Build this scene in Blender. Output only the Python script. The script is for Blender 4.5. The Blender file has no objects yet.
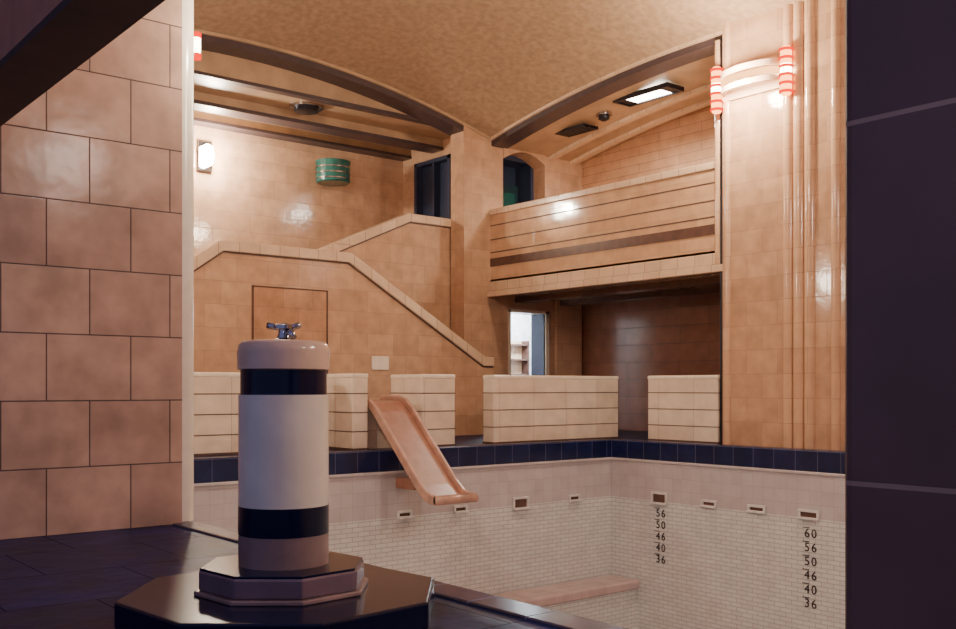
import bpy, bmesh, math
from mathutils import Vector, Matrix

# ------------------------------------------------------------------ helpers
def s2l(c):
    out=[]
    for v in c:
        v=v/255.0
        out.append(v/12.92 if v<=0.04045 else ((v+0.055)/1.055)**2.4)
    return (out[0],out[1],out[2],1.0)

class NT:
    def __init__(s,mat):
        mat.use_nodes=True
        s.nt=mat.node_tree; s.nt.nodes.clear()
    def n(s,t,**kw):
        nd=s.nt.nodes.new(t)
        for k,v in kw.items(): setattr(nd,k,v)
        return nd
    def l(s,a,b): s.nt.links.new(a,b)
    def math(s,op,a,b=None):
        m=s.n('ShaderNodeMath',operation=op)
        for i,v in enumerate((a,b)):
            if v is None: continue
            if isinstance(v,(int,float)): m.inputs[i].default_value=v
            else: s.l(v,m.inputs[i])
        return m.outputs[0]

def tile(name,c1,c2,mortar,bw,bh,ms=0.006,offset=0.5,rough=0.22,bump=0.35,var=0.25,uoff=0.0,voff=0.0,wav=0.25,spec=0.5):
    m=bpy.data.materials.new(name); t=NT(m)
    out=t.n('ShaderNodeOutputMaterial'); b=t.n('ShaderNodeBsdfPrincipled'); t.l(b.outputs[0],out.inputs[0])
    tc=t.n('ShaderNodeTexCoord'); geo=t.n('ShaderNodeNewGeometry')
    sp=t.n('ShaderNodeSeparateXYZ'); t.l(tc.outputs['Object'],sp.inputs[0])
    sn=t.n('ShaderNodeSeparateXYZ'); t.l(geo.outputs['True Normal'],sn.inputs[0])
    fx=t.math('GREATER_THAN',t.math('ABSOLUTE',sn.outputs[0]),0.6)
    fz=t.math('GREATER_THAN',t.math('ABSOLUTE',sn.outputs[2]),0.75)
    u=t.math('ADD',sp.outputs[0],t.math('MULTIPLY',fx,t.math('SUBTRACT',sp.outputs[1],sp.outputs[0])))
    v=t.math('ADD',sp.outputs[2],t.math('MULTIPLY',fz,t.math('SUBTRACT',sp.outputs[1],sp.outputs[2])))
    cb=t.n('ShaderNodeCombineXYZ'); t.l(t.math('SUBTRACT',u,uoff-100*bw),cb.inputs[0]); t.l(t.math('SUBTRACT',v,voff-100*bh),cb.inputs[1])
    br=t.n('ShaderNodeTexBrick'); br.offset=offset; br.squash=1.0
    t.l(cb.outputs[0],br.inputs['Vector'])
    br.inputs['Color1'].default_value=s2l(c1); br.inputs['Color2'].default_value=s2l(c2)
    br.inputs['Mortar'].default_value=s2l(mortar)
    br.inputs['Scale'].default_value=1.0; br.inputs['Mortar Size'].default_value=ms
    br.inputs['Mortar Smooth'].default_value=0.3; br.inputs['Bias'].default_value=0.0
    br.inputs['Brick Width'].default_value=bw; br.inputs['Row Height'].default_value=bh
    no=t.n('ShaderNodeTexNoise'); no.inputs['Scale'].default_value=5.0; no.inputs['Detail'].default_value=5
    t.l(tc.outputs['Object'],no.inputs['Vector'])
    hs=t.n('ShaderNodeHueSaturation'); t.l(br.outputs['Color'],hs.inputs['Color'])
    mr=t.n('ShaderNodeMapRange'); t.l(no.outputs[0],mr.inputs[0])
    mr.inputs[1].default_value=0.3; mr.inputs[2].default_value=0.7
    mr.inputs[3].default_value=1-var; mr.inputs[4].default_value=1+var*0.5
    t.l(mr.outputs[0],hs.inputs['Value'])
    t.l(hs.outputs[0],b.inputs['Base Color'])
    r=t.math('ADD',rough,t.math('MULTIPLY',br.outputs['Fac'],0.5)); t.l(r,b.inputs['Roughness'])
    b.inputs['Specular IOR Level'].default_value=spec
    n2=t.n('ShaderNodeTexNoise'); n2.inputs['Scale'].default_value=7.0; n2.inputs['Detail'].default_value=2
    t.l(tc.outputs['Object'],n2.inputs['Vector'])
    h=t.math('SUBTRACT',t.math('MULTIPLY',n2.outputs[0],wav),br.outputs['Fac'])
    bp=t.n('ShaderNodeBump'); bp.inputs['Strength'].default_value=bump; bp.inputs['Distance'].default_value=0.02
    t.l(h,bp.inputs['Height']); t.l(bp.outputs[0],b.inputs['Normal'])
    return m

def plain(name,c,rough=0.4,metal=0.0,var=0.12,scale=8,bump=0.0,c2=None,spec=0.5):
    m=bpy.data.materials.new(name); t=NT(m)
    out=t.n('ShaderNodeOutputMaterial'); b=t.n('ShaderNodeBsdfPrincipled'); t.l(b.outputs[0],out.inputs[0])
    tc=t.n('ShaderNodeTexCoord'); no=t.n('ShaderNodeTexNoise'); no.inputs['Scale'].default_value=scale; no.inputs['Detail'].default_value=6
    t.l(tc.outputs['Object'],no.inputs['Vector'])
    cr=t.n('ShaderNodeValToRGB'); t.l(no.outputs[0],cr.inputs[0])
    cr.color_ramp.elements[0].position=0.35; cr.color_ramp.elements[1].position=0.65
    a=c2 if c2 else tuple(v*(1-var) for v in c)
    cr.color_ramp.elements[0].color=s2l(a); cr.color_ramp.elements[1].color=s2l(c)
    t.l(cr.outputs[0],b.inputs['Base Color'])
    b.inputs['Roughness'].default_value=rough; b.inputs['Metallic'].default_value=metal
    b.inputs['Specular IOR Level'].default_value=spec
    if bump>0:
        bp=t.n('ShaderNodeBump'); bp.inputs['Strength'].default_value=bump; bp.inputs['Distance'].default_value=0.03
        t.l(no.outputs[0],bp.inputs['Height']); t.l(bp.outputs[0],b.inputs['Normal'])
    return m

def emit(name,c,strength):
    m=bpy.data.materials.new(name); t=NT(m)
    out=t.n('ShaderNodeOutputMaterial'); e=t.n('ShaderNodeEmission'); t.l(e.outputs[0],out.inputs[0])
    e.inputs[0].default_value=s2l(c); e.inputs[1].default_value=strength
    return m

def link(o,parent=None):
    bpy.context.scene.collection.objects.link(o)
    if parent: o.parent=parent
    return o
def empty(name):
    o=bpy.data.objects.new(name,None); o.empty_display_size=0.2
    return link(o)
def from_bm(name,bm,mat,parent=None,smooth=False,bevel=0.0):
    bmesh.ops.recalc_face_normals(bm,faces=bm.faces[:])
    me=bpy.data.meshes.new(name); bm.to_mesh(me); bm.free()
    if smooth:
        for p in me.polygons: p.use_smooth=True
    me.materials.append(mat)
    o=bpy.data.objects.new(name,me); link(o,parent)
    if bevel>0:
        md=o.modifiers.new('bevel','BEVEL'); md.width=bevel; md.segments=3; md.limit_method='ANGLE'
    return o
def addbox(bm,x0,x1,y0,y1,z0,z1):
    vs=[bm.verts.new((x,y,z)) for x in (x0,x1) for y in (y0,y1) for z in (z0,z1)]
    for f in ((0,1,3,2),(4,6,7,5),(0,4,5,1),(2,3,7,6),(0,2,6,4),(1,5,7,3)):
        bm.faces.new([vs[i] for i in f])
def box(name,x0,x1,y0,y1,z0,z1,mat,parent=None,bevel=0.0):
    bm=bmesh.new(); addbox(bm,x0,x1,y0,y1,z0,z1)
    return from_bm(name,bm,mat,parent,bevel=bevel)
def boxes(name,lst,mat,parent=None,bevel=0.0):
    bm=bmesh.new()
    for b in lst: addbox(bm,*b)
    return from_bm(name,bm,mat,parent,bevel=bevel)
def prism(name,pts,axis,a,b,mat,parent=None,bevel=0.0,smooth=False):
    bm=bmesh.new()
    def P(p,w):
        if axis=='Y': return (p[0],w,p[1])
        if axis=='X': return (w,p[0],p[1])
        return (p[0],p[1],w)
    A=[bm.verts.new(P(p,a)) for p in pts]; B=[bm.verts.new(P(p,b)) for p in pts]
    bm.faces.new(A); bm.faces.new(B[::-1])
    n=len(pts)
    for i in range(n):
        bm.faces.new([A[i],A[(i+1)%n],B[(i+1)%n],B[i]])
    o=from_bm(name,bm,mat,parent,bevel=bevel)
    if smooth:
        for p in o.data.polygons: p.use_smooth=len(p.vertices)==4
        try: o.data.set_sharp_from_angle(angle=math.radians(40))
        except Exception: pass
    return o
def lathe(name,prof,cx,cy,mat,parent=None,seg=48,smooth=True):
    bm=bmesh.new(); rings=[]
    for r,z in prof:
        rings.append([bm.verts.new((cx+r*math.cos(2*math.pi*i/seg),cy+r*math.sin(2*math.pi*i/seg),z)) for i in range(seg)])
    for j in range(len(rings)-1):
        for i in range(seg):
            bm.faces.new([rings[j][i],rings[j][(i+1)%seg],rings[j+1][(i+1)%seg],rings[j+1][i]])
    for ring in (rings[0],rings[-1]):
        try: bm.faces.new(ring)
        except Exception: pass
    o=from_bm(name,bm,mat,parent)
    if smooth:
        for p in o.data.polygons: p.use_smooth = len(p.vertices)==4
        try: o.data.set_sharp_from_angle(angle=math.radians(40))
        except Exception: pass
    return o
def tube(name,pts,r,mat,parent=None,seg=12):
    bm=bmesh.new(); rings=[]
    for i,p in enumerate(pts):
        p=Vector(p); a=Vector(pts[max(i-1,0)]); b=Vector(pts[min(i+1,len(pts)-1)])
        d=(b-a).normalized(); up=Vector((0,0,1)) if abs(d.z)<0.9 else Vector((1,0,0))
        s=d.cross(up).normalized(); q=s.cross(d)
        rings.append([bm.verts.new(p+r*(math.cos(t)*s+math.sin(t)*q)) for t in [2*math.pi*k/seg for k in range(seg)]])
    for j in range(len(rings)-1):
        for k in range(seg):
            bm.faces.new([rings[j][k],rings[j][(k+1)%seg],rings[j+1][(k+1)%seg],rings[j+1][k]])
    bm.faces.new(rings[0]); bm.faces.new(rings[-1][::-1])
    return from_bm(name,bm,mat,parent,smooth=True)

# ------------------------------------------------------------------ materials
M_wall=tile('glazed_wall_tile',(202,164,134),(188,150,122),(164,128,104),0.46,0.31,ms=0.004,rough=0.12,bump=0.3,var=0.18,wav=0.3)
M_block=tile('glazed_block_tile',(200,166,146),(176,142,128),(88,66,64),0.43,0.342,ms=0.004,rough=0.18,bump=0.4,var=0.28,uoff=0.01,voff=0.0,wav=0.3,spec=0.42)
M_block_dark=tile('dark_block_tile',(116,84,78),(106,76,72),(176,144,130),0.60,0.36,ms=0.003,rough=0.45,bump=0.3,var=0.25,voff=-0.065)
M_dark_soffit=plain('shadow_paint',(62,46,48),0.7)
M_beamside=plain('brown_glaze',(176,124,104),0.4)
M_low=tile('low_wall_tile',(232,218,200),(222,204,186),(186,158,140),0.62,0.228,ms=0.004,offset=0.0,rough=0.2,bump=0.3,var=0.12)
M_cream=plain('cream_glaze',(240,230,212),0.2,var=0.05)
M_coping=tile('coping_tile',(224,196,168),(214,184,156),(166,134,112),0.3,3.0,ms=0.006,offset=0,rough=0.15,bump=0.3,var=0.1)
M_gallery=tile('gallery_tile',(208,170,136),(198,158,126),(172,136,110),0.6,0.24,ms=0.004,rough=0.07,bump=0.10,var=0.14,wav=0.12,spec=0.8)
M_navy=tile('navy_tile',(26,34,80),(20,28,68),(76,80,120),0.30,0.30,ms=0.004,offset=0.0,rough=0.22,bump=0.2,var=0.3)
M_navy_deck=tile('navy_deck',(14,24,84),(10,18,70),(6,9,34),0.60,0.60,ms=0.003,offset=0.5,rough=0.38,bump=0.35,var=0.6,spec=0.10,wav=0.8)
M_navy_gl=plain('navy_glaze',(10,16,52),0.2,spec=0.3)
M_mosaic=tile('pool_mosaic',(220,226,226),(212,216,218),(172,170,176),0.16,0.055,ms=0.005,rough=0.25,bump=0.2,var=0.08)
M_pinkband=tile('pool_band',(200,196,200),(192,186,192),(174,168,174),0.16,0.16,ms=0.004,offset=0,rough=0.25,bump=0.15,var=0.08)
M_ledge=tile('ledge_tile',(198,178,180),(190,170,172),(168,150,154),0.16,0.16,ms=0.004,offset=0,rough=0.25,bump=0.15,var=0.08)
M_poolfloor=tile('pool_floor',(206,198,198),(198,190,190),(168,158,160),0.16,0.16,ms=0.006,offset=0,rough=0.35,bump=0.2,var=0.15)
M_ceiling=plain('stippled_plaster',(176,148,120),0.6,scale=11,bump=0.5,c2=(154,128,104))
M_ceiling2=plain('ceiling_paint',(184,154,124),0.35,scale=3)
M_band=plain('brown_band',(100,72,64),0.25)
M_line=plain('dark_joint',(92,70,64),0.5)
M_trimdark=plain('arch_trim',(76,62,66),0.4)
M_chrome=plain('chrome',(190,190,196),0.12,metal=1.0)
M_darkmetal=plain('dark_metal',(44,42,50),0.35,metal=0.6)
M_mauve=plain('mauve_glaze',(156,128,124),0.2)
M_mauve2=plain('mauve_base',(122,100,112),0.2)
M_peach=plain('peach_glaze',(228,196,172),0.15,var=0.05)
M_slide=plain('slide_terrazzo',(166,120,102),0.3,var=0.1)
M_sliderail=plain('slide_rail',(194,154,138),0.25,var=0.1)
M_bluedoor=plain('blue_door',(48,58,86),0.4)
M_greendoor=plain('green_door',(34,62,70),0.3)
M_teal=plain('teal_glass',(40,98,92),0.2)
M_white=plain('white_paint',(228,228,230),0.5)
M_ink=plain('marking_ink',(40,32,44),0.5)
E_warm=emit('lamp_glass',(255,176,104),5.0)
E_hot=emit('lamp_glass_hot',(255,150,80),8.0)
E_core=emit('lamp_glass_core',(255,226,180),30.0)
E_bright=emit('lamp_glass_bright',(255,240,214),110.0)
E_soft=emit('lamp_glass_soft',(255,236,205),18.0)
E_red=emit('lamp_glass_red',(255,44,16),2.6)
E_white=emit('panel_glass',(255,248,235),18.0)

# ------------------------------------------------------------------ floors & pool
PX0,PX1,PY0,PY1=2.3,10.6,-1.0,9.93
boxes('floor',[(-2.5,PX0,-2.5,PY1,-0.245,0),(PX0,15.0,PY1,17.0,-0.245,0),(PX1,15.0,-1.0,PY1,-0.245,0)],M_navy_deck)
boxes('trim_1',[(PX0-0.02,PX1,PY1-0.015,PY1+0.18,-0.245,0.012),(PX1-0.015,PX1+0.2,-1.0,PY1,-0.245,0.012),(PX0-0.14,PX0+0.012,-1.0,5.28,-0.245,0.012)],M_navy,bevel=0.012)
pool=empty('swimming_pool')
boxes('band_tiles',[(PX0,PX1,PY1,PY1+0.25,-0.80,-0.245),(PX1,PX1+0.25,PY0,PY1+0.25,-0.80,-0.245),(PX0-0.25,PX0,PY0,PY1+0.25,-0.80,-0.245)],M_pinkband,pool)
boxes('basin_walls',[(PX0,PX1,PY1,PY1+0.25,-2.75,-0.80),(PX1,PX1+0.25,PY0,PY1+0.25,-2.75,-0.80),(PX0-0.25,PX0,PY0,PY1+0.25,-2.75,-0.80),(PX0-0.25,PX1+0.25,PY0-0.25,PY0,-2.75,-0.245)],M_mosaic,pool)
box('basin_floor',PX0-0.25,PX1+0.25,PY0-0.25,PY1+0.25,-2.95,-2.75,M_poolfloor,pool)
box('ledge',PX0,PX1,PY1-0.55,PY1,-2.06,-1.93,M_ledge,pool,bevel=0.03)
box('ledge_riser',PX0,PX1,PY1-0.50,PY1,-2.75,-2.06,M_mosaic,pool)
boxes('gutter_roll',[(PX0,PX1,PY1-0.03,PY1,-0.28,-0.245),(PX1-0.03,PX1,PY0,PY1,-0.28,-0.245)],M_pinkband,pool,bevel=0.01)

def inlet(kind,a,z,w,h):
    e=empty('pool_inlet'); t=0.03; p=0.03
    def B(n,a0,a1,z0,z1,d0,d1,m,bv=0.0):
        if kind=='Y': box(n,a0,a1,PY1-d1,PY1-d0,z0,z1,m,e,bv)
        else: box(n,PX1-d1,PX1-d0,a0,a1,z0,z1,m,e,bv)
    B('frame_top',a-w/2,a+w/2,z+h/2-t,z+h/2,0,p,M_white,0.006)
    B('frame_bottom',a-w/2,a+w/2,z-h/2,z-h/2+t,0,p*2,M_white,0.01)
    B('frame_left',a-w/2,a-w/2+t,z-h/2+t,z+h/2-t,0,p,M_white,0.006)
    B('frame_right',a+w/2-t,a+w/2,z-h/2+t,z+h/2-t,0,p,M_white,0.006)
    B('slot',a-w/2+t,a+w/2-t,z-h/2+t,z+h/2-t,0,0.006,M_band)
for x,w,h in ((5.78,.22,.10),(6.97,.22,.10),(7.83,.22,.10),(8.85,.28,.17),(9.85,.22,.10)):
    inlet('Y',x,-.78,w,h)
for y,w,h in ((9.02,.28,.17),(8.18,.24,.10),(7.45,.26,.10),(6.72,.28,.12)):
    inlet('X',y,-.76,w,h)

def marking(col_y,z0,labels,dz,parent):
    for i,s in enumerate(labels):
        cu=bpy.data.curves.new('mark','FONT'); cu.body=s; cu.size=0.15; cu.extrude=0.002
        cu.space_character=1.25
        cu.align_x='CENTER'; cu.align_y='CENTER'
        ob=bpy.data.objects.new('tmp',cu); bpy.context.scene.collection.objects.link(ob)
        bpy.context.view_layer.update()
        me=bpy.data.meshes.new_from_object(ob.evaluated_get(bpy.context.evaluated_depsgraph_get()))
        bpy.data.objects.remove(ob)
        me.materials.clear(); me.materials.append(M_ink)
        o=bpy.data.objects.new('figure_%d'%i,me); link(o,parent)
        z=z0-i*dz
        o.matrix_world=Matrix(((0,0,-1,PX1-0.006),(-1,0,0,col_y),(0,1,0,z),(0,0,0,1)))
        box('dash_%d'%i,PX1-0.006,PX1,col_y+0.02,col_y+0.11,z+0.066,z+0.075,M_ink,parent)
dm=empty('depth_markings'); marking(9.0,-.97,['56','50','46','40','36'],.157,dm)
dm=empty('depth_markings'); marking(6.70,-.985,['60','56','50','46','40','36'],.167,dm)

# ------------------------------------------------------------------ foreground
box('wall_left',-2.5,2.23,5.3,5.75,0,6.6,M_block)
prism('trim_2',[(2.23,5.30)]+[(2.245+0.08*math.cos(a),5.38+0.08*math.sin(a)) for a in [math.radians(t) for t in range(-90,1,9)]]+[(2.325,5.75),(2.23,5.75)],'Z',0.012,6.6,M_cream,smooth=True)
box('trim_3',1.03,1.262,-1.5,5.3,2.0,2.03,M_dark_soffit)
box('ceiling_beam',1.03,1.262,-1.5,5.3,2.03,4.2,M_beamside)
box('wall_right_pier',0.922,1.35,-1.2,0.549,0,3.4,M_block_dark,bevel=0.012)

# drinking fountain
FX,FY=1.60,2.97
f=empty('drinking_fountain')
def octo(r,rot): return [(FX+r*math.cos(rot+i*math.pi/4),FY+r*math.sin(rot+i*math.pi/4)) for i in range(8)]
rot=math.radians(50.7+90+22.5-45)
prism('plinth_lower',octo(.53,rot),'Z',0.0,.085,M_navy_gl,f,bevel=0.008)
prism('plinth_step_edge',octo(.29,rot),'Z',.085,.10,M_mauve,f,bevel=0.004)
prism('plinth_upper',octo(.275,rot),'Z',.10,.165,M_mauve2,f,bevel=0.008)
prism('plinth_top',octo(.270,rot),'Z',.163,.172,M_navy_gl,f,bevel=0.002)
R=.147
lathe('column_base',[(R+.001,.17),(R,.272)],FX,FY,M_mauve,f)
lathe('stripe_lower',[(R+.001,.272),(R+.001,.365)],FX,FY,M_navy_gl,f)
lathe('column_body',[(R,.365),(R,.728)],FX,FY,M_cream,f)
lathe('stripe_upper',[(R-.006,.728),(R-.006,.812)],FX,FY,M_navy_gl,f)
lathe('cap',[(R-.006,.808),(R+.003,.812),(R+.004,.87),(R,.892),(R-.014,.904),(R-.04,.906),(R-.055,.892),(.03,.88)],FX,FY,M_peach,f)
lathe('tap_base',[(.045,.88),(.045,.905),(.024,.915),(.018,.93),(.018,.942),(.034,.946),(.034,.958),(.01,.966)],FX,FY,M_chrome,f,seg=24)
rt=(.7738,-.6334)
tube('tap_handle',[(FX-.055*rt[0],FY-.055*rt[1],.959),(FX-.03*rt[0],FY-.03*rt[1],.952),(FX,FY,.952),(FX+.03*rt[0],FY+.03*rt[1],.952),(FX+.055*rt[0],FY+.055*rt[1],.959)],.011,M_chrome,f)
tube('tap_spout',[(FX,FY,.93),(FX+.03*rt[0]-.02,FY+.03*rt[1]-.02,.935),(FX+.045*rt[0]-.03,FY+.045*rt[1]-.03,.915)],.011,M_chrome,f)

# ------------------------------------------------------------------ low walls around pool
def lowwall(blist):
    e=empty('low_wall')
    for i,(x0,x1,y0,y1) in enumerate(blist):
        box('body_%d'%i,x0,x1,y0,y1,0,.88,M_low,e,bevel=0.02)
        box('coping_%d'%i,x0-.006,x1+.006,y0-.006,y1+.006,.865,.925,M_cream,e,bevel=0.02)
        bm=bmesh.new()
        for z in (.228,.456,.684): addbox(bm,x0-.002,x1+.002,y0-.002,y1+.002,z-.006,z+.006)
        from_bm('joint_lines_%d'%i,bm,M_line,e)
        box('foot_%d'%i,x0-.004,x1+.004,y0-.004,y1+.004,0.0,.03,M_line,e)
lowwall([(2.4,6.15,10.42,10.66)])
lowwall([(6.38,6.60,10.15,10.95)])
lowwall([(7.40,7.93,10.15,10.85)])
lowwall([(8.58,11.0,10.15,10.38)])
lowwall([(10.9,11.14,8.28,9.50)])

# slide
sl=empty('pool_slide')
SX0,SX1=6.68,7.16
path=[(10.75,.60),(10.35,.60),(10.22,.57),(10.08,.47),(9.2,-.36),(9.05,-.47),(8.95,-.50),(8.84,-.50)]
def offs(path,d):
    res=[]
    for i,p in enumerate(path):
        a=Vector(path[max(i-1,0)]); b=Vector(path[min(i+1,len(path)-1)]); t=(b-a).normalized()
        n=Vector((-t.y,t.x))
        if n.y<0: n=-n
        res.append((p[0]+n.x*d,p[1]+n.y*d))
    return res
bot=offs(path,-.05)
prism('chute_bed',path+bot[::-1],'X',SX0,SX1,M_slide,sl)
up=offs(path,.06)
prism('side_rail_1',up+bot[::-1],'X',SX0-.045,SX0,M_sliderail,sl,bevel=0.015)
prism('side_rail_2',up+bot[::-1],'X',SX1,SX1+.045,M_sliderail,sl,bevel=0.015)
tube('end_roll',[(SX0-.045,8.84,-.50),(SX1+.045,8.84,-.50)],.05,M_sliderail,sl)
box('platform',6.6,7.40,10.3,11.2,0,.55,M_low,sl,bevel=0.01)
boxes('wall_bracket',[(6.85,7.0,9.55,9.935,-.45,-.33)],M_slide,sl)

# ------------------------------------------------------------------ staircase
st=empty('staircase')
def wallpoly(n,top,y0,y1,zb=0.0,m=M_wall):
    return prism(n,[(top[0][0],zb)]+top+[(top[-1][0],zb)],'Y',y0,y1,m,st)
def coping(n,top,y0,y1,th=.15,lift=.03):
    res=[]
    for i,p in enumerate(top):
        if i==0: t=Vector(top[1])-Vector(p)
        elif i==len(top)-1: t=Vector(p)-Vector(top[i-1])
        else:
            t1=(Vector(p)-Vector(top[i-1])).normalized(); t2=(Vector(top[i+1])-Vector(p)).normalized(); t=t1+t2
        t.normalize(); res.append(Vector((-t.y,t.x)))
    up=[(p[0]+n.x*lift,p[1]+n.y*lift) for p,n in zip(top,res)]
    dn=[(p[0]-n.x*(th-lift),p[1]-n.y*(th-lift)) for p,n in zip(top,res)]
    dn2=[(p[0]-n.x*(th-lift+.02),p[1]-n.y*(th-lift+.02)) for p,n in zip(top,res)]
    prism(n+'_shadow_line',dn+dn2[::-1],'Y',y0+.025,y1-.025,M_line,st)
    return prism(n,up+dn[::-1],'Y',y0,y1,M_coping,st,bevel=0.015)
front=[(3.0,.75),(5.74,2.68),(7.75,2.68),(10.28,1.22),(10.46,1.22)]
wallpoly('front_balustrade',front,12.4,12.6)
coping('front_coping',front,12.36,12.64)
back=[(7.55,2.70),(8.05,2.93),(9.56,3.60),(10.95,3.60)]
wallpoly('rear_balustrade',back,13.5,13.68)
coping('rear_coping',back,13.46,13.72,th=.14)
n=10; L=[]
for i in range(n):
    z=1.78*(i+1)/n; x1=10.3-2.5*(i)/n; x0=10.3-2.5*(i+1)/n
    L.append((x0,x1,12.6,13.09,0,z))
    L.append((3.2+2.5*i/n,3.2+2.5*(i+1)/n,12.6,13.09,0,z))
boxes('steps_lower',L,M_navy_deck,st)
box('landing',5.7,7.8,12.6,15.7,0,1.78,M_wall,st)
L=[]
for i in range(6):
    L.append((7.8+.28*i,7.8+.28*(i+1),13.68,15.7,0,1.78+.16*(i+1)))
boxes('steps_upper',L,M_navy_deck,st)
box('upper_landing',9.48,10.99,13.68,15.7,0,2.75,M_wall,st)
boxes('panel_frame',[(6.195,6.22,12.385,12.40,0,2.14),(7.35,7.375,12.385,12.40,0,2.14),(6.195,7.375,12.385,12.40,2.12,2.14)],M_band,st)
M_panel=tile('panel_tile',(192,148,118),(182,138,108),(148,112,92),0.46,0.31,ms=0.004,rough=0.15,bump=0.2)
box('panel',6.22,7.35,12.39,12.40,0,2.12,M_panel,st)
box('vent_plate',8.12,8.42,12.385,12.40,1.02,1.22,M_cream,st,bevel=0.004)

# ------------------------------------------------------------------ main shell
def zc(x,y):
    return 5.02+.68*max(0,1-((x-6.5)/4.5)**2)+.5*max(0,1-((y-8.5)/4.6)**2)
bm=bmesh.new(); NX,NY=40,56
g=[[bm.verts.new((2.0+9.0*i/NX,-1.2+14.3*j/NY,zc(2.0+9.0*i/NX,-1.2+14.3*j/NY))) for j in range(NY+1)] for i in range(NX+1)]
for i in range(NX):
    for j in range(NY):
        bm.faces.new([g[i][j],g[i][j+1],g[i+1][j+1],g[i+1][j]])
from_bm('ceiling',bm,M_ceiling,smooth=True)

def archstrip(name,along,a0,a1,off0,off1,top,bottom,mat,parent=None,N=32):
    pts=[]
    for i in range(N+1):
        a=a0+(a1-a0)*i/N; pts.append((a,zc(a,13.1)+top if along=='Y' else zc(11.0,a)+top))
    for i in range(N,-1,-1):
        a=a0+(a1-a0)*i/N; pts.append((a,zc(a,13.1)+bottom if along=='Y' else zc(11.0,a)+bottom))
    return prism(name,pts,along,off0,off1,mat,parent)
archstrip('trim_4','Y',2.0,11.0,13.08,13.48,.02,-.04,M_ceiling2)
archstrip('trim_5','Y',2.0,11.0,13.12,13.50,-.04,-.13,M_trimdark)
archstrip('trim_6','X',8.2,13.1,10.98,11.35,.02,-.04,M_coping)
archstrip('trim_7','X',8.2,13.1,11.02,11.37,-.04,-.13,M_trimdark)

box('wall_stair_pier',10.42,11.0,13.1,13.46,0,5.2,M_wall)
box('wall_back',1.8,13.6,15.7,16.0,2.6,6.0,M_wall)
box('wall_back_lower',1.8,11.2,15.7,16.0,0,2.6,M_wall)
box('wall_stair_upper',2.0,11.0,13.5,13.62,5.25,6.2,M_ceiling2)
box('ceiling_stair_hall',2.0,13.4,13.62,15.7,5.25,5.35,M_ceiling2)
boxes('trim_8',[(2.0,11.0,14.45,14.75,5.12,5.25),(2.0,11.0,15.45,15.7,5.13,5.25)],M_ceiling2)
boxes('trim_9',[(2.0,11.0,14.43,14.77,5.06,5.12),(2.0,11.0,15.42,15.7,5.08,5.13),(2.0,11.0,13.49,13.64,5.20,5.25)],M_trimdark)
boxes('wall_stair_side',[(11.0,11.2,13.46,14.2,0,5.25),(11.0,11.2,15.3,15.7,0,5.25),(11.0,11.2,14.2,15.3,0,2.75),(11.0,11.2,14.2,15.3,4.95,5.25)],M_wall)
d=empty('door_1')
box('leaf',11.12,11.17,14.22,15.28,2.76,4.94,M_bluedoor,d)
boxes('jamb',[(10.97,11.2,14.2,14.28,2.75,4.95),(10.97,11.2,15.22,15.3,2.75,4.95),(10.97,11.2,14.2,15.3,4.88,4.95)],M_bluedoor,d)
box('mullion',10.99,11.12,14.70,14.76,2.76,4.9,M_bluedoor,d)

box('wall_hall_left',1.8,2.28,5.75,13.1,0,6.2,M_wall)
box('wall_hall_left_stair',1.8,2.0,13.1,15.7,0,6.2,M_wall)
box('wall_front',2.3,11.2,-1.4,-1.2,-.245,6.2,M_wall)

box('wall_right',10.9,11.6,-1.4,8.20,0,6.2,M_wall)
def rib(name,y,r,x=10.9,mat=M_wall,z0=0,z1=5.75):
    return prism(name,[(x-r*.8*math.sin(t),y-r*math.cos(t)) for t in [math.pi*k/12 for k in range(13)]]+[(x+.02,y+r),(x+.02,y-r)],'Z',z0,z1,mat,smooth=True)
M_rib=tile('rib_tile',(214,176,144),(204,164,134),(168,132,108),0.46,0.31,ms=0.004,rough=0.10,bump=0.2,var=0.1)
k=10
for y,r in ((7.20,.07),(7.05,.075),(6.90,.07),(6.55,.06),(8.12,.05)):
    rib('trim_%d'%k,y,r,mat=M_rib); k+=1
rib('trim_%d'%k,8.24,.035,x=10.95,mat=M_darkmetal,z1=5.4); k+=1
rib('trim_%d'%k,8.33,.05,x=10.98,mat=M_rib,z0=2.3,z1=5.4); k+=1

# balcony
b=empty('balcony')
box('parapet',11.0,11.2,8.2,13.1,2.36,3.74,M_gallery,b)
box('coping',10.97,11.23,8.2,13.1,3.70,3.80,M_coping,b,bevel=0.015)
boxes('joint_lines',[(10.996,11.0,8.2,13.1,z-.010,z+.010) for z in (3.52,3.28,3.06)],M_line,b)
box('brown_band',10.990,11.0,8.2,13.1,2.82,2.96,M_band,b)
box('lower_moulding',10.95,11.0,8.2,13.1,2.40,2.56,M_coping,b,bevel=0.01)
box('lower_lip',10.92,11.0,8.2,13.1,2.30,2.40,M_coping,b,bevel=0.01)
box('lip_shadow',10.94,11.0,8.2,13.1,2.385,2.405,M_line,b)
box('slab',11.0,13.2,8.2,13.1,2.33,2.60,M_gallery,b)
boxes('soffit_beams',[(11.55,11.75,8.2,13.1,2.24,2.33),(12.6,12.8,8.2,13.1,2.24,2.33)],M_band,b)
M_gback=tile('gallery_back_tile',(196,154,122),(186,144,112),(130,92,74),0.9,0.155,ms=0.005,rough=0.15,bump=0.2,var=0.15)
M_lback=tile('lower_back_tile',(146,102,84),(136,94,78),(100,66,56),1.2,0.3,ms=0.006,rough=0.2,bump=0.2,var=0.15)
box('wall_gallery',13.2,13.4,3.0,13.4,2.6,5.6,M_gback)
box('wall_gallery_lower',13.2,13.4,3.0,13.4,0,2.6,M_lback)
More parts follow.
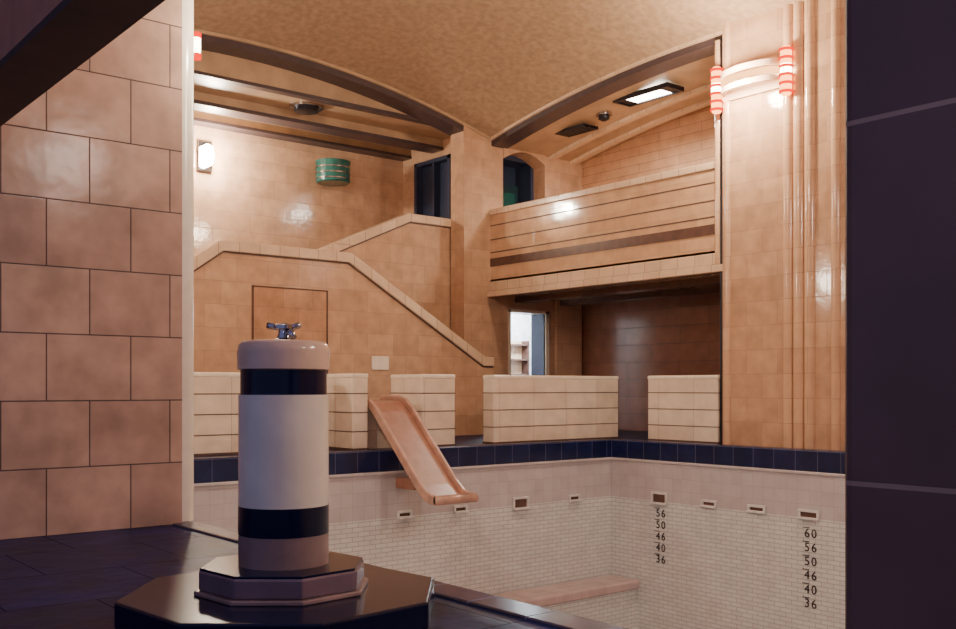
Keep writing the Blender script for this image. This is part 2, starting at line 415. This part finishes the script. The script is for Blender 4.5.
boxes('wall_gallery_end',[(11.0,11.4,13.1,13.4,0,2.6),(12.35,13.2,13.1,13.4,0,2.6),(11.4,12.35,13.1,13.4,2.12,2.6),
   (11.0,11.28,13.1,13.4,2.6,5.2),(12.27,13.2,13.1,13.4,2.6,5.2),(11.28,12.27,13.1,13.4,4.92,5.2)],M_wall)
def gz(y): return zc(11.0,y)-.12
N=24; pts=[(8.0+5.1*i/N,gz(8.0+5.1*i/N)) for i in range(N+1)]
pts=pts+[(p[0],p[1]+.08) for p in pts[::-1]]
prism('ceiling_gallery',pts,'X',11.3,13.2,M_ceiling2)
for xx in (12.35,12.9):
    prism('trim_%d'%k,[(p[0],p[1]-.06) for p in pts[:N+1]]+[(p[0],p[1]) for p in pts[:N+1]][::-1],'X',xx,xx+.12,M_coping); k+=1
# upper door with segmental arched head
d=empty('door_2')
box('leaf',11.35,12.2,13.75,13.80,2.6,4.45,M_greendoor,d)
ar=[(11.28+.99*i/16, 4.72+.17*math.sin(math.pi*i/16)) for i in range(17)]
prism('arched_head',ar+[(12.27,4.93),(11.28,4.93)],'Y',13.08,13.4,M_wall,d)
boxes('jamb',[(11.28,11.36,13.4,13.85,2.6,4.86),(12.2,12.28,13.4,13.85,2.6,4.86),(11.28,12.28,13.4,13.85,4.80,4.95)],M_bluedoor,d)
boxes('glazing',[(11.45,11.75,13.74,13.75,3.3,4.3),(11.82,12.12,13.74,13.75,3.3,4.3)],M_teal,d)
box('back',11.28,12.28,13.82,13.86,2.6,4.9,M_bluedoor,d)
# lobby behind the lower doorway
boxes('wall_lobby',[(11.2,14.9,15.2,15.3,0,2.6),(14.8,14.9,13.4,15.2,0,2.6),(11.2,11.3,13.4,15.2,0,2.6),(11.2,14.9,13.4,15.3,2.5,2.6),(13.2,14.9,13.3,13.4,0,2.6)],M_white)
d=empty('door_3')
boxes('frame',[(11.4,11.44,13.07,13.43,0,2.12),(12.27,12.35,13.07,13.43,0,2.12),(11.4,12.35,13.07,13.43,2.07,2.12)],M_cream,d)
box('blue_jamb',12.24,12.27,13.10,13.43,0.0,2.07,M_bluedoor,d)
sh=empty('wall_shelf')
boxes('boards',[(13.0,13.6,14.98,15.2,z,z+.03) for z in (.7,1.0,1.3,1.6)],M_band,sh)
boxes('uprights',[(13.0,13.03,14.98,15.2,0,1.7),(13.57,13.6,14.98,15.2,0,1.7)],M_band,sh)
box('back_board',13.0,13.6,15.18,15.2,0,1.7,M_coping,sh)
box('trim_%d'%k,12.5,13.15,13.04,13.1,0,2.33,M_rib,bevel=0.01); k+=1

# ------------------------------------------------------------------ fixtures
def sconce_x(x,y0,y1,z,sgn):
    e=empty('wall_sconce')
    for j,y in enumerate((y0,y1)):
        cx=x+sgn*.10
        lathe('post_%d'%j,[(.05,z-.30),(.07,z-.27),(.07,z-.06)],cx,y,E_hot,e,seg=20)
        lathe('post_core_%d'%j,[(.07,z-.06),(.07,z+.08)],cx,y,E_core,e,seg=20)
        lathe('post_upper_%d'%j,[(.07,z+.08),(.07,z+.27),(.05,z+.30)],cx,y,E_hot,e,seg=20)
        for q in range(6):
            zz=z-.26+q*.104
            lathe('ring_%d_%d'%(j,q),[(.071,zz-.018),(.085,zz-.016),(.085,zz+.016),(.071,zz+.018)],cx,y,E_red,e,seg=20)
        boxes('bracket_%d'%j,[(min(x,cx),max(x,cx),y-.03,y+.03,z-.2,z+.2)],M_chrome,e)
    yc=(y0+y1)/2; hw=(y1-y0)/2-.08
    for q,zz in enumerate((z-.06,z+.04,z+.14)):
        outer=[(x+sgn*(.08+.22*math.sin(t)),yc-hw*math.cos(t)) for t in [math.pi*i/20 for i in range(21)]]
        inner=[(x+sgn*(.06+.20*math.sin(t)),yc-(hw-.02)*math.cos(t)) for t in [math.pi*i/20 for i in range(21)]]
        prism('band_%d'%q,outer+inner[::-1],'Z',zz-.035,zz+.035,M_peach if q!=1 else E_warm,e)
    box('backplate',min(x,x+sgn*.04),max(x,x+sgn*.04),y0,y1,z-.16,z+.16,M_peach,e)
sconce_x(10.9,7.17,8.22,4.68,-1)
sconce_x(2.28,7.3,8.2,4.6,1)  # unseen opposite sconce, added to light the right pier and balcony

def light(name,loc,power,col=(1,.84,.66),r=.12,typ='POINT',size=None,rot=None):
    ld=bpy.data.lights.new(name,typ); ld.energy=power; ld.color=col
    if typ=='POINT': ld.shadow_soft_size=r
    if size: ld.shape='RECTANGLE'; ld.size=size[0]; ld.size_y=size[1]
    o=bpy.data.objects.new(name,ld); o.location=loc
    if rot: o.rotation_euler=rot
    return link(o)

e=empty('tube_lamp')
lathe('glass',[(.015,2.68),(.024,2.69),(.024,2.77),(.015,2.78)],2.40,5.50,E_soft,e,seg=16)
lathe('cap_top',[(.028,2.77),(.028,2.80)],2.40,5.50,E_red,e,seg=16)
lathe('cap_bottom',[(.028,2.65),(.028,2.68)],2.40,5.50,E_red,e,seg=16)
box('bracket',2.31,2.40,5.48,5.52,2.66,2.675,M_chrome,e)

def walllamp(name,x,y,z,m=E_bright):
    e=empty(name)
    lathe('glass',[(.03,z-.18),(.09,z-.14),(.11,z),(.09,z+.14),(.03,z+.18)],x,y,m,e,seg=24)
    return e
e=walllamp('wall_lamp',6.98,15.56,4.58); box('backplate',6.86,7.10,15.64,15.70,4.33,4.83,M_chrome,e,bevel=0.01)
e=walllamp('wall_lamp',2.42,11.7,3.0); box('backplate',2.28,2.34,11.58,11.82,2.75,3.25,M_chrome,e,bevel=0.01)
e=walllamp('wall_lamp',3.5,-1.06,3.3,E_soft); box('backplate',3.38,3.62,-1.2,-1.14,3.05,3.55,M_chrome,e,bevel=0.01)
# teal drum lamp
e=empty('drum_lamp')
lathe('body',[(.28,4.36),(.30,4.38),(.30,4.70),(.28,4.72)],9.20,15.28,M_teal,e,seg=40)
for i,zz in enumerate((4.42,4.52,4.62)):
    lathe('band_%d'%i,[(.301,zz-.012),(.312,zz-.01),(.312,zz+.01),(.301,zz+.012)],9.20,15.28,M_chrome,e,seg=40)
lathe('rim',[(.31,4.70),(.31,4.74)],9.20,15.28,M_teal,e,seg=40)
box('bracket',9.10,9.30,15.5,15.69,4.44,4.66,M_darkmetal,e)
def vent(x,y,z,r):
    e=empty('ceiling_vent')
    lathe('ring',[(r*.7,z-.03),(r,z-.035),(r,z)],x,y,M_chrome,e,seg=32)
    lathe('core',[(r*.3,z-.12),(r*.70,z-.09),(r*.70,z-.01)],x,y,M_darkmetal,e,seg=32)
vent(8.0,14.1,5.25,.27)
e=empty('ceiling_panel_lamp')
zz=gz(10.3)-.01
boxes('frame',[(11.62,11.66,9.75,10.85,zz-.07,zz),(11.98,12.02,9.75,10.85,zz-.07,zz),(11.66,11.98,9.75,9.79,zz-.07,zz),(11.66,11.98,10.81,10.85,zz-.07,zz)],M_darkmetal,e)
box('glass',11.66,11.98,9.95,10.65,zz-.05,zz-.02,E_white,e)
boxes('end_louvres',[(11.66,11.98,9.79,9.95,zz-.05,zz-.02),(11.66,11.98,10.65,10.81,zz-.05,zz-.02)],M_darkmetal,e)
e=empty('ceiling_grille')
zz=gz(12.0)
boxes('slats',[(11.75+.06*i,11.78+.06*i,11.6,12.3,zz-.06,zz-.01) for i in range(6)],M_darkmetal,e)
vent(11.9,11.3,gz(11.3),.13)

# ------------------------------------------------------------------ lights
light('sconce_light',(10.3,7.75,4.6),280,(1,.80,.58))
light('sconce_fill_left',(2.85,7.75,4.6),340,(1,.87,.72))  # added fill at the unseen left sconce
light('wall_lamp_light',(6.98,15.3,4.58),230,(1,.87,.70),r=.1)
light('wall_lamp_light_left',(2.7,11.7,3.0),120,(1,.88,.74),r=.1)
light('panel_light',(11.82,10.3,4.9),130,(1,.92,.80),typ='AREA',size=(.3,1.0),rot=(0,0,0))
light('tube_fill_light',(2.62,4.95,2.72),40,(1,.86,.68),r=.05)  # added fill, set off the tube lamp to grade the block wall
light('lobby_light',(13.0,14.3,2.2),300,(.8,.92,1.0))
light('hall_fill_light',(6.8,-.7,4.2),430,(1,.90,.82),r=.3)  # added fill without a fixture, for the stair front and Y-facing walls
light('front_lamp_light',(3.5,-.8,3.3),60,(1,.86,.78),r=.08)
light('deck_fill_light',(-1.4,-.6,2.3),14,(1,.78,.76),r=.15)  # added dim fill behind the camera, lifts the near pier and deck

w=bpy.data.worlds.new('world'); bpy.context.scene.world=w; w.use_nodes=True
w.node_tree.nodes['Background'].inputs[0].default_value=(.42,.42,.80,1); w.node_tree.nodes['Background'].inputs[1].default_value=.5

# ------------------------------------------------------------------ camera
cd=bpy.data.cameras.new('camera'); cam=bpy.data.objects.new('camera',cd); link(cam)
cd.sensor_width=36; cd.lens=1000/956*36; cd.shift_y=(388-314.5)/956; cd.clip_start=.05
cam.location=(0,0,.75); cam.rotation_euler=(math.radians(90),0,math.radians(-39.3))
bpy.context.scene.camera=cam
